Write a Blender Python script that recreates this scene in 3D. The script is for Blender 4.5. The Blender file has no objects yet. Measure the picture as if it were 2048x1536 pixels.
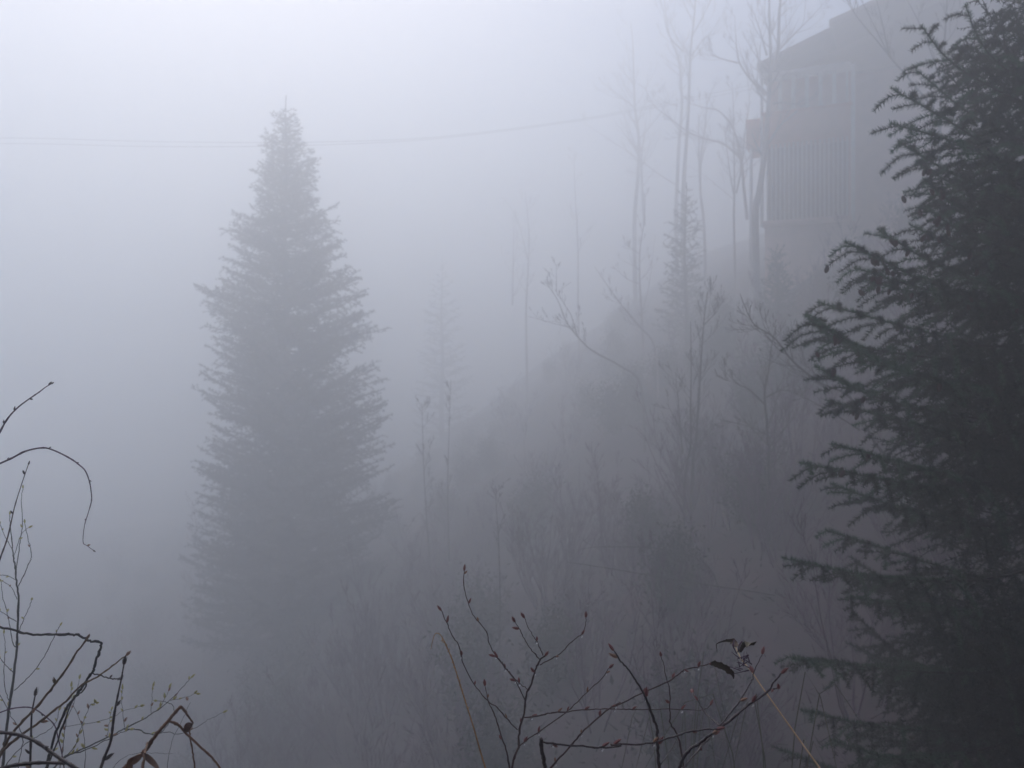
import bpy, math, random
import numpy as np
from mathutils import Vector, Matrix, noise as mnoise

SC = bpy.context.scene
COL = SC.collection
R = math.radians

# ------------------------------------------------------------------ camera
F = 1763.0                      # focal length in pixels of a 2048 px wide picture
cam_d = bpy.data.cameras.new('camera')
cam = bpy.data.objects.new('camera', cam_d)
COL.objects.link(cam)
cam.location = (0, 0, 0)
cam.rotation_euler = (R(90), 0, 0)
cam_d.sensor_width = 36.0
cam_d.lens = F / 2048 * 36.0
cam_d.clip_start = 0.02
cam_d.clip_end = 2500
cam_d.dof.use_dof = True
cam_d.dof.focus_distance = 1.4
cam_d.dof.aperture_fstop = 10.0
SC.camera = cam

# ------------------------------------------------------------------ world, sun, exposure
SUN_EL, SUN_AZ = 52, -22        # overcast glow: the sun is somewhere behind the cloud, ahead and to the left
W = bpy.data.worlds.new('World')
SC.world = W
W.use_nodes = True
nt = W.node_tree
nt.nodes.clear()
wo = nt.nodes.new('ShaderNodeOutputWorld')
bg = nt.nodes.new('ShaderNodeBackground')
sky = nt.nodes.new('ShaderNodeTexSky')
sky.sky_type = 'NISHITA'
sky.sun_disc = False
sky.sun_elevation = R(SUN_EL)
sky.sun_rotation = R(SUN_AZ)
sky.air_density = 1.0
sky.dust_density = 3.0
sky.ozone_density = 1.0
hs = nt.nodes.new('ShaderNodeHueSaturation')       # a cloud deck greys the sky
hs.inputs['Saturation'].default_value = 1.6
nt.links.new(sky.outputs[0], hs.inputs['Color'])
nt.links.new(hs.outputs[0], bg.inputs['Color'])
bg.inputs['Strength'].default_value = 0.13
nt.links.new(bg.outputs[0], wo.inputs['Surface'])

sd = bpy.data.lights.new('sun', 'SUN')
sd.energy = 1.2
sd.angle = R(60)
sd.color = (1.0, 0.995, 0.985)
sun = bpy.data.objects.new('sun', sd)
COL.objects.link(sun)
sdir = Vector((math.sin(R(SUN_AZ)) * math.cos(R(SUN_EL)), math.cos(R(SUN_AZ)) * math.cos(R(SUN_EL)), math.sin(R(SUN_EL))))
sun.rotation_euler = sdir.to_track_quat('Z', 'Y').to_euler()
sun.location = (-40, 60, 80)

SC.view_settings.view_transform = 'Standard'
SC.view_settings.look = 'None'
SC.view_settings.exposure = 0.07
SC.view_settings.gamma = 1.0
SC.render.engine = 'CYCLES'
cy = SC.cycles
cy.max_bounces = 14
cy.volume_bounces = 10
cy.diffuse_bounces = 2
cy.glossy_bounces = 2
cy.transmission_bounces = 4
cy.transparent_max_bounces = 8
cy.use_adaptive_sampling = False
cy.use_denoising = True
try:
    cy.denoiser = 'OPENIMAGEDENOISE'
    cy.denoising_input_passes = 'RGB_ALBEDO_NORMAL'
    cy.denoising_prefilter = 'ACCURATE'
except Exception:
    pass
cy.caustics_reflective = False
cy.caustics_refractive = False

FOG_DENSITY = 0.048
FOG_G = 0.70
FOG_COLOR = (0.950, 0.974, 0.990)
FOG_TOP = 21.0


# ------------------------------------------------------------------ helpers
def P(px, py, d):
    """a point at ground distance d (metres along +Y) seen at picture position px, py (of 2048 x 1536)"""
    return Vector(((px - 1024) / F * d, d, (768 - py) / F * d))


def tag(o, label=None, cat=None, group=None, kind=None):
    if label: o['label'] = label
    if cat: o['category'] = cat
    if group: o['group'] = group
    if kind: o['kind'] = kind
    return o


def thing(name, label, cat, loc=(0, 0, 0), group=None):
    o = bpy.data.objects.new(name, None)
    o.empty_display_size = 0.2
    COL.objects.link(o)
    o.location = loc
    tag(o, label, cat, group)
    return o


class MB:
    """collects triangles/quads with material indices"""
    def __init__(self):
        self.v = []; self.f = []; self.m = []; self.n = 0; self.tri = []

    def add(self, verts, faces, mi=0):
        b = self.n
        self.v.append(np.asarray(verts, dtype=np.float32).reshape(-1, 3))
        self.n += len(self.v[-1])
        for f in faces:
            self.f.append([i + b for i in f]); self.m.append(mi)

    def add_tris(self, verts, mi=0):
        """verts (N,3,3): loose triangles"""
        verts = np.asarray(verts, dtype=np.float32).reshape(-1, 3)
        if not len(verts): return
        self.tri.append((np.arange(len(verts)).reshape(-1, 3) + self.n, mi))
        self.v.append(verts); self.n += len(verts)

    def tube(self, pts, rad, n=5, mi=0, cap=True):
        pts = [Vector(p) for p in pts]
        k = len(pts)
        if k < 2: return
        if not hasattr(rad, '__len__'): rad = [rad] * k
        vs = []
        ref = None
        for i in range(k):
            t = (pts[min(i + 1, k - 1)] - pts[max(i - 1, 0)])
            if t.length < 1e-9: t = Vector((0, 0, 1))
            t.normalize()
            if ref is None:
                ref = t.orthogonal().normalized()
            u = ref - t * ref.dot(t)
            if u.length < 1e-5: u = t.orthogonal()
            u.normalize(); ref = u
            w = t.cross(u)
            for j in range(n):
                a = 2 * math.pi * j / n
                vs.append(pts[i] + (u * math.cos(a) + w * math.sin(a)) * rad[i])
        fs = []
        for i in range(k - 1):
            for j in range(n):
                a = i * n + j; b = i * n + (j + 1) % n
                fs.append((a, b, b + n, a + n))
        if cap:
            fs.append(tuple(range(n))[::-1]); fs.append(tuple(range((k - 1) * n, k * n)))
        self.add([tuple(x) for x in vs], fs, mi)

    def box(self, c, s, rot=0.0, mi=0, ax=None):
        """box centre c, full size s; ax = (u, v, w) axes"""
        c = Vector(c)
        if ax is None:
            ax = (Vector((math.cos(rot), math.sin(rot), 0)), Vector((-math.sin(rot), math.cos(rot), 0)), Vector((0, 0, 1)))
        vs = []
        for k in (-.5, .5):
            for j in (-.5, .5):
                for i in (-.5, .5):
                    vs.append(tuple(c + ax[0] * (i * s[0]) + ax[1] * (j * s[1]) + ax[2] * (k * s[2])))
        self.add(vs, [(0, 2, 3, 1), (4, 5, 7, 6), (0, 1, 5, 4), (2, 6, 7, 3), (0, 4, 6, 2), (1, 3, 7, 5)], mi)

    def build(self, name, mats, parent=None, smooth=False, origin=None):
        me = bpy.data.meshes.new(name)
        V = np.concatenate(self.v) if self.v else np.zeros((0, 3), np.float32)
        if origin is not None:
            V = V - np.array(origin, np.float32)
        starts = []; loops = []; mi = []
        tot = 0
        if self.f:
            ls = np.fromiter((len(f) for f in self.f), dtype=np.int32)
            loops.append(np.fromiter((i for f in self.f for i in f), dtype=np.int32))
            starts.append(np.concatenate(([0], np.cumsum(ls)[:-1])).astype(np.int32)); tot = int(ls.sum())
            mi.append(np.array(self.m, np.int32))
        for t, m in self.tri:
            loops.append(t.reshape(-1).astype(np.int32))
            starts.append((np.arange(len(t)) * 3 + tot).astype(np.int32)); tot += len(t) * 3
            mi.append(np.full(len(t), m, np.int32))
        L = np.concatenate(loops); S = np.concatenate(starts); Mi = np.concatenate(mi)
        me.vertices.add(len(V)); me.vertices.foreach_set('co', V.reshape(-1))
        me.loops.add(len(L)); me.loops.foreach_set('vertex_index', L)
        me.polygons.add(len(S)); me.polygons.foreach_set('loop_start', S)
        me.polygons.foreach_set('material_index', Mi)
        if smooth: me.polygons.foreach_set('use_smooth', np.ones(len(S), bool))
        me.update(calc_edges=True)
        for m in (mats if isinstance(mats, (list, tuple)) else [mats]): me.materials.append(m)
        o = bpy.data.objects.new(name, me)
        COL.objects.link(o)
        if origin is not None: o.location = origin
        if parent is not None:
            o.parent = parent
            o.location = Vector(o.location) - Vector(parent.location)
        return o


def copy_tree(o, parent=None):
    c = o.copy(); COL.objects.link(c); c.parent = parent
    for ch in o.children: copy_tree(ch, c)
    return c


def smooth_path(pts, sub=4):
    """Catmull-Rom through points"""
    pts = [Vector(p) for p in pts]
    if len(pts) < 3: 
        return [pts[0].lerp(pts[-1], i / sub) for i in range(sub + 1)]
    out = []
    for i in range(len(pts) - 1):
        p0 = pts[max(i - 1, 0)]; p1 = pts[i]; p2 = pts[i + 1]; p3 = pts[min(i + 2, len(pts) - 1)]
        for k in range(sub):
            t = k / sub
            out.append(0.5 * ((2 * p1) + (p2 - p0) * t + (2 * p0 - 5 * p1 + 4 * p2 - p3) * t * t + (3 * p1 - p0 - 3 * p2 + p3) * t ** 3))
    out.append(pts[-1])
    return out


# ------------------------------------------------------------------ materials
def mat(name, c1, c2=None, scale=6.0, rough=0.85, spec=0.3, bump=0.0, transl=0.0, stretch=None, detail=4):
    m = bpy.data.materials.new(name); m.use_nodes = True
    t = m.node_tree; b = t.nodes['Principled BSDF']
    b.inputs['Roughness'].default_value = rough
    b.inputs['Specular IOR Level'].default_value = spec
    if c2 is None:
        c2 = tuple(x * 0.7 for x in c1)
    tc = t.nodes.new('ShaderNodeTexCoord')
    mp = t.nodes.new('ShaderNodeMapping')
    if stretch: mp.inputs['Scale'].default_value = stretch
    no = t.nodes.new('ShaderNodeTexNoise'); no.inputs['Scale'].default_value = scale; no.inputs['Detail'].default_value = detail
    no.inputs['Roughness'].default_value = 0.65
    rp = t.nodes.new('ShaderNodeValToRGB')
    rp.color_ramp.elements[0].position = 0.36; rp.color_ramp.elements[1].position = 0.64
    rp.color_ramp.elements[0].color = (*c1, 1); rp.color_ramp.elements[1].color = (*c2, 1)
    t.links.new(tc.outputs['Object'], mp.inputs[0]); t.links.new(mp.outputs[0], no.inputs['Vector'])
    t.links.new(no.outputs['Fac'], rp.inputs[0]); t.links.new(rp.outputs[0], b.inputs['Base Color'])
    if bump:
        bp = t.nodes.new('ShaderNodeBump'); bp.inputs['Strength'].default_value = bump; bp.inputs['Distance'].default_value = 0.02
        t.links.new(no.outputs['Fac'], bp.inputs['Height']); t.links.new(bp.outputs[0], b.inputs['Normal'])
    return m


M = {}
M['ground'] = mat('leaf_litter_soil', (0.080, 0.052, 0.062), (0.042, 0.036, 0.036), 1.6, 0.95, 0.2, 0.6, detail=8)
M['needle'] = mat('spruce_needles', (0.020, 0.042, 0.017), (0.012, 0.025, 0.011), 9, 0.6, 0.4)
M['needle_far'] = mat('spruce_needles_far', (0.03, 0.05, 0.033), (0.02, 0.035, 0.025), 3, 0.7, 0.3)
M['needle_tip'] = mat('spruce_shoot_needles', (0.050, 0.125, 0.060), (0.034, 0.088, 0.042), 14, 0.55, 0.4)
M['bark'] = mat('wet_bark', (0.035, 0.027, 0.024), (0.018, 0.014, 0.013), 12, 0.8, 0.4, 0.5, stretch=(1, 1, .3))
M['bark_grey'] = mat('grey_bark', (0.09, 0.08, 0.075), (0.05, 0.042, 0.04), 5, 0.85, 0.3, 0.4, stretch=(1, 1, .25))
M['bark_hazed'] = mat('hazed_grey_bark', (0.36, 0.33, 0.33), (0.22, 0.20, 0.20), 5, 0.85, 0.3, 0.4, stretch=(1, 1, .25))  # grey bark lightened for far trees: fog fading painted into the colour
M['twig_purple'] = mat('purple_twigs', (0.13, 0.065, 0.12), (0.075, 0.04, 0.07), 7, 0.75, 0.35)
M['twig_brown'] = mat('brown_twigs', (0.11, 0.065, 0.055), (0.055, 0.03, 0.028), 30, 0.55, 0.5)
M['stem_olive'] = mat('olive_stem', (0.20, 0.135, 0.06), (0.10, 0.055, 0.028), 60, 0.55, 0.5, 0.3)
M['stem_dark'] = mat('dark_wet_stem', (0.055, 0.032, 0.03), (0.024, 0.014, 0.014), 60, 0.4, 0.5, 0.3)
M['stem_green'] = mat('grey_green_stem', (0.055, 0.058, 0.045), (0.03, 0.03, 0.026), 60, 0.6, 0.5, 0.3)
M['vine'] = mat('grey_vine_bark', (0.075, 0.07, 0.065), (0.03, 0.027, 0.027), 80, 0.8, 0.3, 0.5)
M['bud'] = mat('red_brown_bud', (0.30, 0.10, 0.085), (0.15, 0.045, 0.04), 220, 0.4, 0.5)
M['bud_tan'] = mat('tan_bud', (0.42, 0.25, 0.14), (0.22, 0.10, 0.07), 220, 0.45, 0.5)
M['bud_yellow'] = mat('yellow_green_blossom', (0.60, 0.54, 0.20), (0.40, 0.38, 0.13), 120, 0.6, 0.4)
M['straw'] = mat('straw', (0.86, 0.68, 0.42), (0.72, 0.52, 0.28), 60, 0.5, 0.5)
M['straw_dark'] = mat('wet_reed', (0.30, 0.16, 0.085), (0.16, 0.08, 0.045), 50, 0.5, 0.5, 0.2)
M['grass_dry'] = mat('dry_grass', (0.66, 0.42, 0.20), (0.46, 0.26, 0.12), 90, 0.6, 0.4)
M['grass_pale'] = mat('pale_grass_blades', (0.20, 0.21, 0.14), (0.12, 0.14, 0.08), 12, 0.6, 0.4)
M['dead_leaf'] = mat('withered_leaf', (0.045, 0.045, 0.015), (0.06, 0.025, 0.012), 60, 0.5, 0.4)
M['leaf_dark'] = mat('evergreen_leaf', (0.026, 0.034, 0.026), (0.036, 0.042, 0.032), 4, 0.9, 0.15)
M['cone'] = mat('cone_scales', (0.085, 0.045, 0.035), (0.05, 0.026, 0.022), 90, 0.7, 0.3)
M['wall'] = mat('pale_brick_wall', (0.56, 0.37, 0.31), (0.44, 0.29, 0.25), 3, 0.9, 0.2, detail=8)
M['parapet'] = mat('pink_rendered_parapet', (0.62, 0.31, 0.23), (0.5, 0.26, 0.20), 3, 0.9, 0.2, detail=8)
M['white'] = mat('weathered_white_paint', (0.72, 0.72, 0.70), (0.58, 0.58, 0.57), 5, 0.6, 0.4)
M['slat'] = mat('grey_white_slats', (0.60, 0.60, 0.60), (0.45, 0.45, 0.45), 7, 0.7, 0.3)
M['roof'] = mat('grey_roof_tiles', (0.13, 0.12, 0.115), (0.08, 0.075, 0.075), 4, 0.85, 0.3, detail=8)
M['dark_in'] = mat('dark_interior_board', (0.16, 0.12, 0.11), (0.12, 0.09, 0.085), 4, 0.8, 0.3)
M['cable'] = mat('black_cable', (0.03, 0.03, 0.03), (0.02, 0.02, 0.02), 10, 0.6, 0.4)
mg = bpy.data.materials.new('window_glass'); mg.use_nodes = True
b = mg.node_tree.nodes['Principled BSDF']; b.inputs['Base Color'].default_value = (0.10, 0.13, 0.15, 1); b.inputs['Roughness'].default_value = 0.08
M['glass'] = mg
mw = bpy.data.materials.new('water_drop'); mw.use_nodes = True
b = mw.node_tree.nodes['Principled BSDF']; b.inputs['Base Color'].default_value = (1, 1, 1, 1); b.inputs['Roughness'].default_value = 0.0
b.inputs['IOR'].default_value = 1.33; b.inputs['Transmission Weight'].default_value = 1.0
M['water'] = mw


# ------------------------------------------------------------------ ground
def sstep(a, b, x):
    t = min(1, max(0, (x - a) / (b - a))); return t * t * (3 - 2 * t)


def hgt(x, y, rough=True):
    xl = x if x > -9 else -9 - (1 - math.exp((x + 9) / 30)) * 11     # the slope eases off to the left
    far = 0.72 * xl + 0.10 * min(y, 120) - 6.4 - 0.12 * max(0, y - 60) * (x < 60)
    cap = 5.6 + 0.15 * max(0, y - 29)                     # the shoulder the house stands on
    far = cap - math.log1p(math.exp((cap - far) / 1.2)) * 1.2 if far < cap + 20 else cap
    far = cap - max(0.0, cap - far) if far > cap else far
    # the gully side the camera stands on: a road shoulder and its bank
    near = -1.62 - 0.95 * max(0, y - 0.75) + 0.03 * x
    if y < 0.75: near = -1.62 + 0.03 * x + 0.0 * y
    if y < -2.6: near = -1.62 + 0.03 * x + 1.5 * min(17, -2.6 - y)      # unseen bank added behind the road to shade the near fog
    k = 0.8
    m = max(far, near)
    h = m + math.log(math.exp((far - m) / k) + math.exp((near - m) / k)) * k if y > 1.2 else near
    # steep rise added right of the road, out of view, to block light there
    h += 1.15 * max(0, x - 5.6 - .35 * max(0, y - 2)) * (1 - sstep(14, 24, y))
    h = max(h, -34 + 0.02 * abs(y))
    h = min(h, 15.5)
    if rough:
        a = 0.5 * sstep(2.5, 8, abs(y) + abs(x) * .3)
        h += a * (mnoise.noise((x * .16, y * .16, 3.1)) * 1.6 + mnoise.noise((x * .6, y * .6, 7.7)) * .5)
        h += 0.05 * mnoise.noise((x * 2.3, y * 2.3, 1.7))
    return h


def warp(n, near, far):
    """n+1 stations from -far to far, dense within near"""
    t = np.linspace(-1, 1, n + 1)
    return np.sign(t) * (near * np.abs(t) + (far - near) * np.abs(t) ** 5)


mb = MB()
gx = warp(190, 40, 380); gy = warp(210, 60, 420)
vs = [(x, y, hgt(float(x), float(y))) for y in gy for x in gx]
nx = len(gx)
fs = [(j * nx + i, j * nx + i + 1, (j + 1) * nx + i + 1, (j + 1) * nx + i) for j in range(len(gy) - 1) for i in range(nx - 1)]
mb.add(vs, fs)
tag(mb.build('ground', M['ground'], smooth=True), kind='structure')

# ------------------------------------------------------------------ haze
mb = MB()
mb.box((0, 0, (FOG_TOP - 37) / 2), (1000, 1000, FOG_TOP + 37))
mh = bpy.data.materials.new('haze_air'); mh.use_nodes = True
t = mh.node_tree; t.nodes.clear()
out = t.nodes.new('ShaderNodeOutputMaterial'); pv = t.nodes.new('ShaderNodeVolumePrincipled')
pv.inputs['Color'].default_value = (*FOG_COLOR, 1)
pv.inputs['Density'].default_value = FOG_DENSITY
pv.inputs['Anisotropy'].default_value = FOG_G
t.links.new(pv.outputs[0], out.inputs['Volume'])
tag(mb.build('haze', mh), 'dense pale fog filling the whole hillside', 'fog', kind='stuff')


# ------------------------------------------------------------------ conifers
def needles_on(seg_pts, length, width, per_m, rng, up=Vector((0, 0, 1)), spread=1.0, tipward=0.3):
    """loose triangles: needles round a twig polyline"""
    P0 = np.array([tuple(p) for p in seg_pts], np.float32)
    d = P0[1:] - P0[:-1]; L = np.linalg.norm(d, axis=1); tot = L.sum()
    n = max(3, int(tot * per_m))
    s = np.sort(rng.random(n)) * tot
    cum = np.concatenate(([0], np.cumsum(L)))
    idx = np.clip(np.searchsorted(cum, s, side='right') - 1, 0, len(L) - 1)
    t = ((s - cum[idx]) / np.maximum(L[idx], 1e-6))[:, None]
    base = P0[idx] + d[idx] * t
    ax = d[idx] / np.maximum(L[idx], 1e-6)[:, None]
    rnd = rng.normal(size=(n, 3)).astype(np.float32)
    rnd[:, 2] += 0.35
    perp = rnd - ax * (rnd * ax).sum(1)[:, None]
    perp /= np.maximum(np.linalg.norm(perp, axis=1), 1e-6)[:, None]
    fade = np.clip((tot - s) / (length * 1.2), 0.35, 1)[:, None]
    dirn = ax * (tipward + .35 * rng.random((n, 1))) + perp * spread
    dirn /= np.linalg.norm(dirn, axis=1)[:, None]
    ln = length * (0.75 + 0.5 * rng.random((n, 1))) * (0.6 + 0.4 * fade)
    side = np.cross(dirn, rng.normal(size=(n, 3))); side /= np.maximum(np.linalg.norm(side, axis=1), 1e-6)[:, None]
    a = base - side * width * .5; b_ = base + side * width * .5; c = base + dirn * ln
    return np.stack([a, b_, c], 1)


def bough(mb, start, tip, sag, rng, twig_len, spacing, nl, nw, per_m, sub=True, r0=0.02, hang=0.25, rt=0.003, tip_mat=1, n_tube=4, twist=0.0, fullness=1.0, zj=.16):
    """one conifer bough: axis, herring-bone side twigs, their own side shoots, needles. material 0 bark, 1 needles, 2 fresh needles"""
    start = Vector(start); tip = Vector(tip)
    L = (tip - start).length
    mid1 = start.lerp(tip, .35) + Vector((0, 0, -sag)); mid2 = start.lerp(tip, .72) + Vector((rng.normal() * .04 * L, rng.normal() * .04 * L, -sag * .75))
    ax = smooth_path([start, mid1, mid2, tip], 5)
    n = len(ax)
    mb.tube(ax, [r0 * (1 - i / (n - 1)) ** 1.2 + rt for i in range(n)], n_tube, 0)
    cum = [0]
    for i in range(n - 1): cum.append(cum[-1] + (ax[i + 1] - ax[i]).length)
    T = cum[-1]

    def at(s):
        for i in range(n - 1):
            if s <= cum[i + 1] or i == n - 2:
                k = (s - cum[i]) / max(1e-6, cum[i + 1] - cum[i])
                return ax[i].lerp(ax[i + 1], k), (ax[i + 1] - ax[i]).normalized()
    tris = []; tips = []
    cut = max(1, int(n * .45))
    tips.append(needles_on([tuple(p) for p in ax[cut:]], nl, nw, per_m, rng))
    s = T * .16; side = 1
    ends = [tip]
    while s < T * .985:
        p, d = at(s)
        hor = d.cross(Vector((0, 0, 1)))
        if hor.length < .1: hor = Vector((1, 0, 0))
        hor.normalize()
        frac = s / T
        ln = twig_len * (0.35 + 1.0 * min(1, frac * 2.2)) * (1.08 - frac) ** .65 * (0.65 + .6 * rng.random()) * fullness
        ln = max(ln, spacing * 1.5)
        dd = (d * (.75 + .3 * rng.random()) + hor * side * (.85 + .3 * rng.random()) + Vector((0, 0, rng.normal() * zj - .05 + twist))).normalized()
        e = p + dd * ln
        m_ = p.lerp(e, .5) + Vector((0, 0, -hang * ln * .10))
        e = e + Vector((0, 0, -hang * ln * (.2 + .6 * rng.random())))
        tw = smooth_path([p, m_, e], 2)
        mb.tube(tw, [rt * 1.5, rt * 1.3, rt * 1.1, rt, rt * .7], 3, 0, cap=False)
        (tips if rng.random() < .25 else tris).append(needles_on([tuple(q) for q in tw], nl, nw, per_m, rng))
        ends.append(e)
        if sub and ln > spacing * 3:
            ss = ln * .2; sd_ = 1
            while ss < ln * .92:
                k = ss / ln
                q = p.lerp(m_, k * 2) if k < .5 else m_.lerp(e, k * 2 - 1)
                sl = ln * .42 * (1.05 - k) * (.7 + .6 * rng.random())
                h2 = dd.cross(Vector((0, 0, 1)))
                if h2.length < .1: h2 = Vector((1, 0, 0))
                h2.normalize()
                d2 = (dd + h2 * sd_ * .9 + Vector((0, 0, -.15 - hang * rng.random() * 1.6))).normalized()
                e2 = q + d2 * sl
                mb.tube([q, e2], [rt, rt * .6], 3, 0, cap=False)
                (tips if rng.random() < .18 else tris).append(needles_on([tuple(q), tuple(e2)], nl * .92, nw, per_m, rng))
                sd_ = -sd_
                ss += spacing * (1.1 + .6 * rng.random())
        side = -side
        s += spacing * (.7 + .6 * rng.random())
    if tris: mb.add_tris(np.concatenate(tris), 1)
    if tips: mb.add_tris(np.concatenate(tips), 2 if tip_mat == 2 else 1)
    return ends, ax


def cone_mesh():
    """a small hanging cone with overlapping scales"""
    mb = MB(); L = .042; rr = .011
    rows = 9; seg = 9
    mb.tube([(0, 0, 0), (0, 0, -L * .98)], [rr * .55, rr * .3], 6, 0)
    tr = []
    for i in range(rows):
        k = (i + .3) / rows
        r = rr * math.sin(math.pi * min(.96, .16 + k * .84)) ** .6
        for j in range(seg):
            a = 2 * math.pi * (j + (i % 2) * .5) / seg
            z = -L * k
            u = Vector((math.cos(a), math.sin(a), 0)); w = Vector((-math.sin(a), math.cos(a), 0))
            b0 = u * r * .5 + Vector((0, 0, z + .003))
            s1 = u * r * .95 + w * .0042 + Vector((0, 0, z - .002)); s2 = u * r * .95 - w * .0042 + Vector((0, 0, z - .002))
            tp = u * r * 1.12 + Vector((0, 0, z - .007))
            tr += [[tuple(b0), tuple(s1), tuple(s2)], [tuple(s1), tuple(tp), tuple(s2)]]
    mb.add_tris(np.array(tr), 0)
    return mb


# --- the dark spruce right beside the road (trunk just outside the frame)
rng = np.random.default_rng(5)
TX, TY = 3.35, 5.2
gz = hgt(TX, TY)
near_spruce = thing('spruce_tree', 'dark green spruce with brown cones filling the right edge of the picture', 'tree', (TX, TY, gz - .1))
mb = MB()
TOPZ = 5.2
zs = np.linspace(gz - .3, TOPZ, 14)
mb.tube([(TX + .04 * math.sin(z * 1.3), TY + .03 * math.cos(z), z) for z in zs], [.02 + .15 * (1 - (z - gz) / (TOPZ - gz)) for z in zs], 10, 0)
mb.build('trunk', M['bark'], near_spruce)


def near_radius(z):
    py = 768 - z / 5.0 * F
    prof = [(-400, 2150), (-100, 1960), (0, 1925), (120, 1860), (250, 1830), (330, 1880), (420, 1885), (480, 1760), (560, 1770), (620, 1700), (760, 1720), (900, 1680), (1100, 1650), (1300, 1600), (1500, 1560), (2200, 1500), (2700, 1600)]
    px = np.interp(py, [a for a, _ in prof], [b for _, b in prof])
    return max(.25, TX - (px - 1024) / F * 5.0)


def trunk_at(z): return Vector((TX + .04 * math.sin(z * 1.3), TY + .03 * math.cos(z), z))


cone_src = None
cone_total = 0


def add_cone(branch, pos, ang):
    global cone_src, cone_total
    if cone_total >= 95: return
    cone_total += 1
    if cone_src is None:
        cone_src = cone_mesh().build('cone', M['cone']); c = cone_src
    else:
        c = cone_src.copy(); COL.objects.link(c)
    c.parent = branch
    c.location = Vector(pos) - branch.matrix_basis.translation - near_spruce.location
    c.rotation_euler = (rng.normal() * .35, rng.normal() * .35, ang)
    k = 0.62 + rng.random() * .3
    c.scale = (k * 1.15, k * 1.15, k)


# boughs whose tips the photograph shows: px, py, depth, sag, cones
NB = [(1842, 52, 4.5, .12, 0), (1930, 8, 4.4, .15, 0), (1782, 176, 4.1, .12, 0), (1779, 246, 4.0, .02, 0), (1836, 143, 4.6, .14, 0), (1796, 282, 4.3, .06, 0),
      (1832, 322, 4.6, .05, 3), (1846, 358, 4.4, .06, 4), (1852, 415, 4.6, .1, 3), (1690, 484, 4.1, .13, 5), (1754, 458, 4.3, .14, 4), (1818, 448, 4.6, .1, 3),
      (1708, 535, 4.3, .06, 3), (1718, 555, 4.6, .04, 4), (1612, 630, 4.0, .10, 0), (1634, 604, 4.4, .12, 0), (1632, 640, 3.8, .22, 5), (1630, 732, 4.2, .14, 0),
      (1650, 800, 4.5, .15, 2), (1662, 888, 4.2, .12, 1), (1600, 926, 4.0, .14, 2), (1662, 968, 4.5, .15, 0), (1565, 1116, 4.1, .12, 0), (1650, 1060, 4.6, .2, 0), (1690, 1195, 4.4, .1, 0),
      (1585, 1318, 4.1, .15, 0), (1600, 1420, 4.5, .15, 0), (1660, 1480, 4.2, .15, 0), (1560, 1500, 4.5, .2, 0)]
for px, py, d, sag, nc in NB:
    tp = P(px, py, d)
    z0 = tp.z - .12 - .12 * rng.random()
    mb = MB()
    ends, ax = bough(mb, trunk_at(z0), tp, sag, rng, .35, .070, .027, .0034, 1150, True, .009, .75, .0018, 2)
    o = mb.build('branch', [M['bark'], M['needle'], M['needle_tip']], near_spruce, origin=tuple(trunk_at(z0)))
    for q in range(nc * 2):
        if q < 5:
            base = ax[-3] if q < 4 else ax[-4]
            pos = base + Vector((rng.normal() * .014, rng.normal() * .014, .008 * rng.normal()))
        else:
            pos = ends[int(len(ends) * (.4 + .55 * rng.random())) % len(ends)]
        add_cone(o, pos, rng.random() * 6)
z = gz + 1.2
k = 0
while z < TOPZ - .15:
    k += 1
    for j in range(4 if -2.9 < z < -.2 else 3 if z > -2.9 else 2):
        az = rng.random() * 2 * math.pi
        # most of the crown that can be seen faces the camera and its left
        if rng.random() < .5: az = math.pi + rng.random() * 1.7 - .35
        r = near_radius(z) * (.60 + .26 * rng.random()) * (.9 if z < -.4 else 1)
        st = trunk_at(z)
        tp = st + Vector((math.cos(az) * r, math.sin(az) * r, .12 + .3 * rng.normal() - .2 * (z < -.5)))
        hid = math.sin(az) > .35
        mb = MB()
        ends, ax = bough(mb, st, tp, .10 + .16 * rng.random(), rng, .5, .078 if not hid else .1, .028, .0044 if not hid else .009, 760 if not hid else 130, True, .010, .9, .002, 1)
        o = mb.build('branch', [M['bark'], M['needle'], M['needle']], near_spruce, origin=tuple(st))
        if not hid and rng.random() < .35 and cone_total < 60:
            for q in range(2): add_cone(o, ends[int(len(ends) * rng.random() * .99)], rng.random() * 6)
    z += .10 if z > -2.9 else .22


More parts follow.
